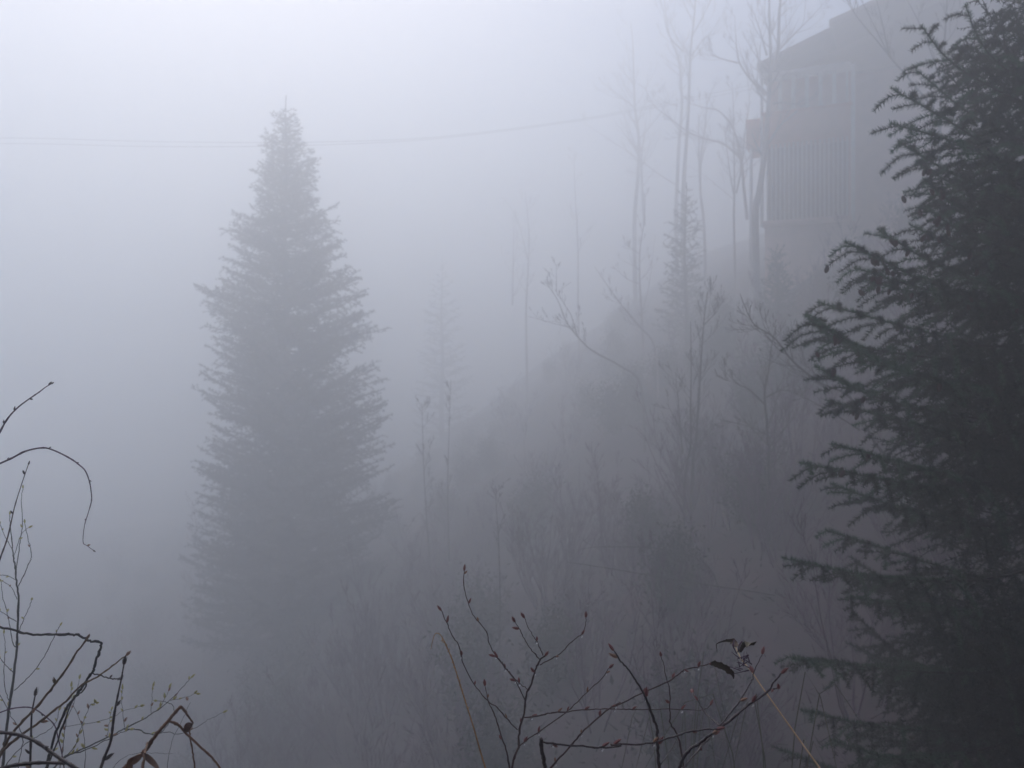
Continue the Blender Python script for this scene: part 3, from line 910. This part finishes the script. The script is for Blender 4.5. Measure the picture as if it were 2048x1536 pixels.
def plant(name, label, cat, stems, D, material, r0, bud='bud', bud_n=22, bud_sz=.0075, seed=1, drops=0, node=True, buds=True, group=None, dvar=.05, partname='stem', jit=0.0, bmax=96, drop_lab=None, root_len=True):
    """stems: (pixel polyline, start width factor, end width factor, rooted?, bud spacing factor)"""
    rr = np.random.default_rng(seed)
    r0 *= .47; jit *= .5
    p0 = P(*stems[0][0][0], D)
    g = to_ground(p0, (rr.normal() * .05, .02))[0]
    root = thing(name, label, cat, tuple(g), group)
    ends = {}
    nb = 0; nd = 0
    for si, st in enumerate(stems):
        pp, wa, wb, rooted = st[:4]
        dens = st[4] if len(st) > 4 else 1
        dd0 = D
        if not rooted:
            # start at the depth of the nearest point already built
            best = 1e9
            for (q, dq) in ends.get('pts', []):
                e = (q[0] - pp[0][0]) ** 2 + (q[1] - pp[0][1]) ** 2
                if e < best: best = e; dd0 = dq
        tilt = rr.normal() * dvar
        pts = []
        for i, (a, b_) in enumerate(pp):
            dpt = dd0 + tilt * (i / max(1, len(pp) - 1))
            pts.append(P(a, b_, dpt)); ends.setdefault('pts', []).append(((a, b_), dpt))
        # also intermediate points for attaching
        for i in range(len(pp) - 1):
            for k in (.25, .5, .75):
                a = pp[i][0] * (1 - k) + pp[i + 1][0] * k; b_ = pp[i][1] * (1 - k) + pp[i + 1][1] * k
                dpt = dd0 + tilt * ((i + k) / max(1, len(pp) - 1)); ends['pts'].append(((a, b_), dpt))
        body = smooth_path(pts, 5) if len(pts) > 2 else [pts[0].lerp(pts[-1], i / 4) for i in range(5)]
        nbody = len(body)
        if jit:
            for i in range(1, nbody - 1): body[i] = body[i] + Vector((rr.normal(), rr.normal(), rr.normal())) * jit
        rad = [r0 * (wa + (wb - wa) * i / (nbody - 1)) for i in range(nbody)]
        if rooted:
            rt_ = to_ground(pts[0], (rr.normal() * .06, .03 + rr.random() * .05))
            pre = smooth_path([rt_[0], rt_[1], pts[0]], 4)[:-1]
            body2 = pre + body; rad2 = [rad[0] * (1.35 - .35 * i / len(pre)) for i in range(len(pre))] + rad
        else: body2, rad2 = body, rad
        # swellings at the nodes
        if node:
            for i in range(2, len(rad2) - 1):
                if rr.random() < .25: rad2[i] *= 1.25
        mb = MB(); mb.tube(body2, rad2, 7, 0)
        mb.build(partname, M[material], root, smooth=True)
        if buds:
            tl = sum((body[i + 1] - body[i]).length for i in range(nbody - 1))
            cnt_ = max(1, int(tl * bud_n * dens)) if dens > 0 else 0
            for q in range(cnt_):
                if nb >= bmax: break
                k = (q + .3 + .5 * rr.random()) / cnt_
                k = min(.995, k); j = min(nbody - 2, int(k * (nbody - 1)))
                p = body[j].lerp(body[j + 1], k * (nbody - 1) - j); ax = (body[j + 1] - body[j]).normalized()
                per = Vector((rr.normal(), rr.normal() * .6, rr.normal())); per = (per - ax * per.dot(ax)).normalized()
                if q % 2: per = per if per.z > 0 else -per
                dr = (ax * .9 + per * .75).normalized()
                sz = bud_sz * (.7 + .6 * rr.random())
                m = bud if rr.random() < .75 else 'bud_tan'
                child('bud', root, p + per * rad[j] * .6, dr, sz, m); nb += 1
                if nd < drops and rr.random() < .55:
                    drop(p + Vector((0, 0, -rad[j] - .0016)), .0017 + .0006 * rr.random(), *(drop_lab or ('', ''))); nd += 1
            if dens > 0 and nb < bmax:
                ax = (body[-1] - body[-2]).normalized(); child('bud', root, body[-1] - ax * .001, ax, bud_sz * 1.15, bud); nb += 1
    return root


# centre: the budding shrub hung with drops
DL = ('clear water drop hanging under a twig of the red budded shrub', 'water drops hanging from the budding shrub')
plant('budding_shrub', 'slender shrub of red brown buds forking upward at bottom centre', 'shrub', [
    (r4((680, 1560), (690, 1480), (725, 1380), (735, 1250), (770, 1130), (785, 1000), (830, 890), (855, 800), (885, 740), (925, 705)), 1.15, .7, True, .5),
    (r4((885, 775), (960, 735), (1035, 690), (1120, 605), (1190, 545), (1220, 490), (1225, 420)), .6, .3, False),
    (r4((885, 735), (830, 670), (780, 600), (740, 520), (700, 455)), .5, .3, False),
    (r4((908, 705), (890, 660), (860, 600), (810, 520), (770, 425)), .5, .3, False),
    (r4((775, 1035), (710, 900), (640, 810), (600, 750), (550, 710)), .55, .4, False),
    (r4((798, 955), (730, 905), (660, 830), (600, 760), (520, 640), (490, 530), (400, 420), (355, 310), (325, 190), (327, 75)), .45, .45, False, 1.2),
    (r4((770, 1163), (880, 1150), (960, 1130), (1060, 1120), (1220, 1108), (1300, 1100), (1477, 1100)) + r5((300, 750), (560, 748), (760, 752), (850, 750), (905, 710)), .7, .35, False),
    (r4((725, 1385), (800, 1320), (890, 1260), (1060, 1140), (1120, 1090), (1230, 980), (1330, 890), (1400, 795)), .6, .4, False),
    (r4((720, 1255), (640, 1170), (570, 1090), (500, 1040), (400, 915), (320, 770), (290, 640), (240, 560), (195, 460), (155, 370)), .55, .45, False, .8)],
    1.25, 'twig_brown', .0030, bud_n=29, seed=51, drops=24, drop_lab=DL, jit=.0008)
plant('budding_twig', 'single thin budded twig rising left of the forked budding shrub', 'twig', [
    (r4((665, 1560), (640, 1420), (600, 1300), (575, 1220), (545, 1130), (510, 1060), (495, 1000), (480, 925)), .9, .3, True)], 1.2, 'twig_brown', .0028, bud_n=24, seed=52, jit=.0006)
plant('budding_shrub', 'dark thick stemmed budding shrub with a cut stub at bottom right of centre', 'shrub', [
    (r4((925, 1560), (918, 1500), (905, 1430), (895, 1322)), 1.9, 1.6, True, 0),
    (r4((905, 1342), (1010, 1360), (1200, 1375), (1340, 1385), (1477, 1372)) + r5((90, 1040), (200, 1030), (380, 1030), (600, 970), (760, 925), (960, 908)), .85, .75, False, .8),
    (r5((640, 1250), (665, 1190), (720, 1090), (850, 1000), (980, 900), (1080, 830), (1220, 710), (1380, 600), (1430, 520), (1490, 450)), 1.4, .6, True, .6),
    (r5((985, 885), (930, 840), (870, 780), (800, 680), (760, 610)), .9, .6, False, .9),
    (r5((985, 880), (1100, 740), (1220, 560), (1250, 500), (1275, 400), (1330, 290)), .7, .35, False, .7),
    (r5((670, 1245), (800, 1090), (850, 1030), (940, 950)), .7, .6, True, .6),
    (r5((1395, 590), (1430, 580), (1462, 575)), .6, .5, False, .5),
    (r5((490, 1250), (478, 1150), (470, 1000), (465, 900), (430, 800), (390, 690), (350, 600), (290, 510), (240, 430), (170, 350), (110, 262)), 1.5, .55, True, .8),
    (r5((490, 1210), (560, 1110), (630, 990)), .5, .4, False, 0)],
    1.05, 'stem_dark', .0028, bud_n=27, bud_sz=.0085, seed=53, drops=14, drop_lab=('clear water drop under a twig of the dark stub shrub', 'water drops hanging from the dark budding shrub'), jit=.0008)
plant('budding_twig', 'long budded twig slanting up right across the budding shrubs', 'twig', [
    (r4((940, 1560), (1060, 1430), (1140, 1340), (1240, 1230), (1400, 1095), (1477, 1055)) + r5((100, 730), (340, 620), (560, 520), (640, 460), (700, 420), (800, 400), (900, 376)), .9, .45, True)], 1.15, 'twig_brown', .0028, bud_n=30, seed=54, drops=8, drop_lab=('clear water drop hanging under the long slanting twig', 'water drops on the long slanting twig'), jit=.0008)
plant('bare_twig', 'upright bare pointed twig between the two budding shrubs', 'twig', [
    (r5((690, 1250), (670, 1130), (640, 980), (580, 870), (575, 750), (570, 600), (540, 470), (500, 310)), .9, .25, True, .35)], 1.3, 'twig_brown', .0034, bud_n=14, seed=55, jit=.001)

# left: arching twigs and tangled stems
plant('arching_twig', 'short arching bare twig at the left edge, topmost of the two', 'twig', [
    (r2((-700, 2900), (-420, 1800), (-200, 1000), (-60, 600), (0, 475), (60, 372), (130, 295), (210, 232), (300, 170), (350, 132), (395, 105)), 1.6, .5, True, .6)], 1.6, 'twig_purple', .0028, bud='stem_dark', bud_n=14, bud_sz=.006, seed=61)
plant('arching_twig', 'long hooked bare twig curling down at the left edge', 'twig', [
    (r2((-1000, 2700), (-700, 1700), (-400, 1000), (-150, 790), (0, 718), (100, 672), (200, 622), (330, 597), (420, 620), (540, 680), (610, 730), (655, 775), (685, 850), (698, 920), (703, 1000), (680, 1090), (650, 1190), (638, 1320), (670, 1350), (718, 1386)), 1.5, .3, True, .6)], 1.7, 'twig_purple', .003, bud='stem_dark', bud_n=14, bud_sz=.005, seed=62)
plant('slender_shrub', 'tall upright grey green shrub with fine side twigs at the left edge', 'shrub', [
    (r1((15, 1560), (32, 1400), (60, 1150), (95, 900), (125, 650), (133, 480), (142, 250), (125, 100), (118, 0)) + r2((108, 1460), (95, 1370), (85, 1250), (78, 1180), (75, 1108)), 1.7, .3, True, .2),
    (r2((125, 1536), (150, 1350), (170, 1200), (165, 1000), (176, 905)), .5, .3, False, .7),
    (r1((142, 140), (190, 40), (225, -40)) + r2((240, 1440), (235, 1370), (215, 1290), (190, 1172)), .5, .3, False, .6),
    (r2((98, 1380), (60, 1320), (30, 1260), (0, 1180)), .35, .25, False, .5), (r2((105, 1430), (150, 1300), (180, 1240), (222, 1210)), .3, .2, False, .5),
    (r1((150, 480), (190, 380), (230, 290), (242, 245)), .4, .25, False, .7), (r1((110, 940), (190, 870), (270, 780), (340, 680), (395, 570), (440, 480), (462, 440)), .5, .3, False, .9),
    (r1((125, 620), (95, 560), (75, 450), (50, 330), (20, 210), (5, 100)), .45, .25, False, .6), (r1((125, 410), (60, 370), (0, 325)), .4, .3, False, .4),
    (r1((100, 800), (60, 765), (0, 690)), .5, .35, False, .4), (r1((70, 1020), (40, 930), (30, 760), (40, 620), (30, 500)), .45, .25, False, .5),
    (r1((130, 240), (90, 150), (20, 100)), .35, .25, False, .4), (r1((128, 95), (60, 60), (0, 55)), .35, .25, False, .3), (r1((65, 1100), (20, 1010), (-30, 930)), .4, .3, False, .3)],
    2.0, 'stem_green', .0042, bud='bud_yellow', bud_n=12, bud_sz=.008, seed=63, jit=.001)
plant('bare_twig', 'straight knobbly bare twig rising steeply at the far left', 'twig', [
    (r2((-330, 2600), (-180, 2050), (-60, 1640), (0, 1450), (60, 1280), (110, 1060), (165, 880), (218, 725)), 1.3, .4, True, .6)], 1.5, 'twig_brown', .0028, bud='stem_dark', bud_n=18, bud_sz=.006, seed=64)
plant('twining_vine', 'thick grey vine bending over and twisting down at lower left', 'vine', [
    (r1((350, 1600), (370, 1480), (430, 1260), (500, 1100), (540, 1030), (600, 960), (645, 890), (690, 830), (720, 780), (735, 720), (760, 655), (775, 600), (765, 572), (700, 562), (655, 540), (600, 518), (520, 508), (400, 512), (260, 512), (130, 487), (0, 447), (-200, 380)), .9, .85, True, 0),
    (r1((330, 1620), (470, 1250), (560, 1010), (640, 940), (665, 860), (715, 790), (725, 740), (745, 690), (768, 620)), .6, .5, True, 0),
    (r1((713, 808), (800, 838), (870, 850), (920, 856)), .5, .3, False, 2.0)], 1.35, 'vine', .0042, bud='stem_dark', bud_n=22, bud_sz=.005, seed=65, jit=.0012)
plant('knobbly_stem', 'olive brown knobbly stem slanting up to touch the vine', 'stem', [
    (r1((-70, 1560), (0, 1440), (80, 1290), (180, 1170), (290, 1060), (385, 940), (500, 790), (580, 665), (665, 545)), 1.5, .8, True, .7)], 1.2, 'stem_olive', .0029, bud='stem_olive', bud_n=16, bud_sz=.008, seed=66, jit=.0006)
plant('knobbly_stem', 'red brown pointed stem crossing in front of the vine', 'stem', [
    (r1((-60, 1540), (30, 1400), (150, 1290), (280, 1200), (420, 1090), (510, 1020), (625, 900), (740, 840), (860, 755), (972, 668)), 1.4, .55, True, .5)], 1.1, 'stem_olive', .0028, bud='bud_tan', bud_n=12, bud_sz=.007, seed=67, jit=.0005)
plant('budding_twig', 'dark budded twig standing up between the vine and bent reed', 'twig', [
    (r1((760, 1580), (800, 1460), (850, 1330), (870, 1180), (885, 1080), (905, 980), (930, 860), (952, 738)), 1.4, .6, True, 1.1)], 1.0, 'stem_dark', .0027, bud='stem_dark', bud_n=26, bud_sz=.0085, seed=68)
plant('budding_twig', 'short dark budded twig near the lower left corner', 'twig', [
    (r1((225, 1590), (232, 1490), (237, 1330), (242, 1150), (250, 1080), (270, 978)), 1.2, .6, True, 1.0)], 1.0, 'stem_dark', .0026, bud='stem_dark', bud_n=24, bud_sz=.008, seed=69)
plant('bramble_cane', 'dark arched cane crossing the lower left corner', 'cane', [
    (r1((-400, 1330), (-150, 1265), (0, 1262), (140, 1280), (270, 1330), (400, 1420), (500, 1488), (620, 1560)), 1.1, 1.3, True, .2),
    (r1((-30, 1560), (60, 1525), (220, 1500), (350, 1495), (500, 1500)), 1.4, 1.2, False, .2)], .95, 'stem_dark', .0031, bud='stem_dark', bud_n=8, bud_sz=.007, seed=70)
plant('bramble_cane', 'thin reddish cane arching behind the knobbly stems', 'cane', [
    (r1((-200, 1200), (-60, 1130), (0, 1110), (90, 1080), (200, 1068), (270, 1085), (350, 1140), (420, 1210), (450, 1320), (480, 1450), (500, 1600)), .9, .7, False, .3)], 1.6, 'twig_purple', .0028, bud='stem_dark', bud_n=8, bud_sz=.006, seed=71)

# yellow green blossoming bush behind them
rb = np.random.default_rng(72)
st = [
    (r1((360, 1600), (500, 1450), (650, 1385), (850, 1290), (950, 1235), (1100, 1160), (1200, 1100), (1300, 1020), (1400, 920), (1468, 842)), 1.3, .3, True, .9),
    (r1((370, 1620), (470, 1470), (650, 1400), (800, 1330), (900, 1275), (1000, 1240)), 1.0, .4, True, .9),
    (r1((950, 1238), (1060, 1240), (1130, 1270), (1200, 1280), (1260, 1240), (1320, 1150), (1335, 1080), (1290, 1035), (1205, 1020)), .8, .4, False, .1),
    (r1((1180, 1280), (1300, 1260), (1350, 1280), (1440, 1255), (1536, 1210)) + r3((1300, 960), (1400, 910), (1515, 852)), .5, .25, False, .1),
    (r1((1310, 1018), (1400, 1000), (1510, 965)), .4, .2, False, 2.0),
    (r1((340, 1600), (400, 1420), (440, 1330), (480, 1200), (560, 1060), (610, 850)), .9, .3, True, .4),
    (r1((330, 1600), (430, 1280), (560, 1000)), .7, .3, True, .2), (r1((450, 1600), (480, 1400), (500, 1240), (510, 1100)), .6, .3, True, 1.8),
    (r1((500, 1460), (580, 1360), (600, 1290), (640, 1180), (690, 1060), (740, 1035)), .5, .25, False, 1.6), (r1((650, 1540), (655, 1380), (635, 1230), (600, 1140), (555, 1030), (548, 910)), .45, .25, True, .8),
    (r1((820, 1300), (840, 1180), (860, 1080)), .4, .2, False, 1.8), (r1((955, 1225), (945, 1120), (935, 1020), (940, 930)), .4, .2, False, 1.8), (r1((1160, 1125), (1165, 1020), (1175, 910)), .4, .2, False, 1.8),
    (r1((1215, 1095), (1270, 1000), (1300, 920)), .4, .2, False, 2.2), (r1((500, 1215), (700, 1190), (850, 1150), (940, 1100), (1080, 1060)), .35, .2, False, .4),
    (r1((860, 1540), (960, 1450), (1100, 1420), (1250, 1425), (1330, 1425)), .35, .2, True, 0), (r1((1285, 1540), (1320, 1330), (1400, 1160), (1465, 1030)), .35, .2, True, 0),
    (r1((20, 1560), (100, 1440), (210, 1340), (330, 1270), (420, 1200), (455, 1090)), .7, .3, True, .5), (r1((140, 1520), (175, 1340), (150, 1230), (90, 1150), (70, 1060)), .6, .3, True, .3)]
plant('blossoming_bush', 'thin stemmed bush dotted with yellow green blossom at lower left', 'bush', st, 2.1, 'stem_green', .0034, bud='bud_yellow', bud_n=24, bud_sz=.0105, seed=73, jit=.0015, bmax=99, dvar=.2)

# bent dead reed
plant('bent_reed', 'dead brown reed snapped over into an angle at lower left', 'reed', [
    (r1((900, 1590), (960, 1536), (1025, 1470), (1090, 1430), (1130, 1380), (1170, 1320), (1230, 1240), (1290, 1175), (1340, 1115), (1388, 1064)), 1.4, .9, True, 0),
    (r1((1388, 1064), (1420, 1100), (1450, 1145), (1482, 1190)), .8, .6, False, 0), (r1((1482, 1190), (1462, 1230), (1458, 1275), (1470, 1360), (1485, 1450), (1500, 1560)), .5, .6, False, 0),
    (r1((1290, 1177), (1330, 1185), (1362, 1200)), .7, .9, False, 0), (r1((1362, 1200), (1430, 1270), (1536, 1370)) + r3((1350, 1380), (1470, 1530), (1540, 1640)), .8, .6, False, 0),
    (r1((1135, 1340), (1120, 1390), (1105, 1470), (1090, 1590)), .6, .8, False, 0)], .95, 'straw_dark', .0037, buds=False, seed=74, jit=.0005)


def blade(mb, pts, width, mi=0, side=None, fold=.25, wprof=None, raggd=0.0, rgx=None):
    pts = [Vector(p) for p in pts]; n = len(pts); vs = []
    for i, p in enumerate(pts):
        t = (pts[min(i + 1, n - 1)] - pts[max(i - 1, 0)]).normalized()
        s_ = (side if side is not None else t.cross(Vector((0, 1, 0)))); s_ = (s_ - t * s_.dot(t)).normalized()
        nn = t.cross(s_)
        w = width * (wprof(i / (n - 1)) if wprof else math.sin(math.pi * min(.98, .08 + .9 * i / (n - 1))) ** .6)
        wl = w * (1 + (rgx.normal() * raggd if rgx is not None else 0)); wr = w * (1 + (rgx.normal() * raggd if rgx is not None else 0))
        vs += [tuple(p - s_ * wl + nn * w * fold), tuple(p), tuple(p + s_ * wr + nn * w * fold)]
    fs = []
    for i in range(n - 1):
        a = i * 3
        fs += [(a, a + 1, a + 4, a + 3), (a + 1, a + 2, a + 5, a + 4)]
    mb.add(vs, fs, mi)


reed = [o for o in bpy.data.objects if o.name.startswith('bent_reed') and o.parent is None][0]
mb = MB(); blade(mb, smooth_path([P(*q, .95 - .02 * i) for i, q in enumerate(r1((1090, 1430), (1130, 1450), (1180, 1480), (1215, 1520), (1240, 1580)))], 3), .006)
mb.build('leaf', M['straw_dark'], reed)
mb = MB(); blade(mb, smooth_path([P(*q, .95 + .01 * i) for i, q in enumerate(r1((1475, 1195), (1445, 1215), (1425, 1260)))], 4), .004)
mb.build('leaf', M['straw_dark'], reed)
mb = MB(); blade(mb, smooth_path([P(*q, .93) for q in r1((1085, 1440), (1040, 1470), (1000, 1500), (1010, 1580))], 4), .004)
mb.build('leaf', M['straw_dark'], reed)

# drooping dry grass stem
root = plant('dry_grass_stem', 'dry orange brown grass stem drooping left of the budding shrub', 'grass stem', [
    (r4((490, 1560), (445, 1410), (400, 1250), (340, 1060), (290, 900), (240, 740), (215, 680), (185, 610), (150, 552), (115, 543), (95, 590), (80, 660)), .9, .25, True, 0)], 1.15, 'grass_dry', .0029, buds=False, seed=75, node=False)
mb = MB()
for i in range(60):
    k = .15 + .75 * rf.random()
    pth = r4((400, 1250), (340, 1060), (290, 900), (240, 740), (185, 610), (115, 543))
    j = min(4, int(k * 5)); a = pth[j]; b_ = pth[j + 1]; f_ = k * 5 - j
    p = P(a[0] * (1 - f_) + b_[0] * f_, a[1] * (1 - f_) + b_[1] * f_, 1.15)
    e = p + Vector(((b_[0] - a[0]) / F * .12 + rf.normal() * .0012, rf.normal() * .001, -(b_[1] - a[1]) / F * .12 + rf.normal() * .0012))
    mb.tube([p, e], [.0007, .0003], 3)
mb.build('seed_head', M['grass_dry'], root)

# straw stalk with withered leaves
root = plant('straw_stalk', 'pale straw stalk slanting to the right with withered leaves on top', 'stalk', [
    (r5((1850, 1300), (1800, 1228), (1700, 1090), (1600, 950), (1490, 795), (1380, 640), (1310, 540), (1250, 450), (1200, 390), (1160, 340), (1130, 280), (1105, 225)), 1.0, .6, True, 0)], 1.1, 'straw', .0027, buds=False, seed=76, node=False)
mb = MB(); blade(mb, smooth_path([P(*q, 1.1 + .01 * i) for i, q in enumerate(r5((1110, 240), (1090, 195), (1045, 183), (1000, 192), (955, 212), (955, 245), (960, 285)))], 4), .0034, fold=.4, wprof=lambda k: .35 + .9 * math.exp(-((k - .12) / .22) ** 2) - .25 * k, raggd=.15, rgx=rf)
mb.build('leaf', M['dead_leaf'], root)
mb = MB(); blade(mb, smooth_path([P(*q, 1.1 - .01 * i) for i, q in enumerate(r5((1150, 280), (1165, 235), (1190, 205), (1225, 200), (1238, 205)))], 4), .0062, fold=.3, wprof=lambda k: .25 + .95 * k if k < .8 else 1.0, raggd=.15, rgx=rf)
mb.build('leaf', M['dead_leaf'], root)
mb = MB()
for i in range(16):
    q0 = r5((1130 + 120 * rf.random(), 290 + 150 * rf.random()))[0]; p = P(*q0, 1.1)
    mb.tube([p, p + Vector((rf.normal() * .008 - .006, rf.normal() * .006, rf.normal() * .007 + .003))], [.0009, .0003], 3)
mb.tube([P(*q, 1.1) for q in r5((1120, 290), (1090, 235), (1100, 180))], .0009, 4); mb.tube([P(*q, 1.1) for q in r5((1130, 280), (1140, 220), (1165, 190))], .0009, 4)
mb.build('withered_fibres', M['twig_purple'], root)
# withered leaf at the end of the long slanting twig
mb = MB(); blade(mb, smooth_path([P(*q, 1.12) for q in r5((905, 372), (950, 378), (1000, 400), (1045, 425), (1080, 455), (1092, 500))], 4), .0042, side=Vector((.3, .35, 1)), fold=.4, raggd=.15, rgx=rf)
o = mb.build('withered_leaf', M['dead_leaf'])
tag(o, 'withered dark leaf hanging at the tip of the long slanting twig', 'leaf')

# grass tufts below
for i, (px, py, D, lab) in enumerate([(1370, 1500, 3.4, 'pale arching grass tuft behind the dark budding shrub'), (1560, 1560, 3.0, 'pale grass tuft at the foot of the straw stalk')]):
    p = P(px, py, D); g = hgt(p.x, D)
    root = thing('grass_tuft', lab, 'grass', (p.x, D, g))
    mb = MB()
    for q in range(16):
        a = rf.random() * 6.28; h = (p.z - g) * (.75 + .5 * rf.random()); sp = .1 + .4 * rf.random()
        b0 = Vector((p.x + rf.normal() * .03, D + rf.normal() * .03, g - .03))
        pts = [b0, b0 + Vector((math.cos(a) * sp * .15, math.sin(a) * sp * .15, h * .6)), b0 + Vector((math.cos(a) * sp * .5, math.sin(a) * sp * .5, h * .95)), b0 + Vector((math.cos(a) * sp * 1.1, math.sin(a) * sp * 1.1, h * (.9 - .2 * rf.random())))]
        blade(mb, smooth_path(pts, 3), .0028, wprof=lambda k: (1 - k) ** .5 + .05)
    mb.build('blades', M['grass_pale'], root)
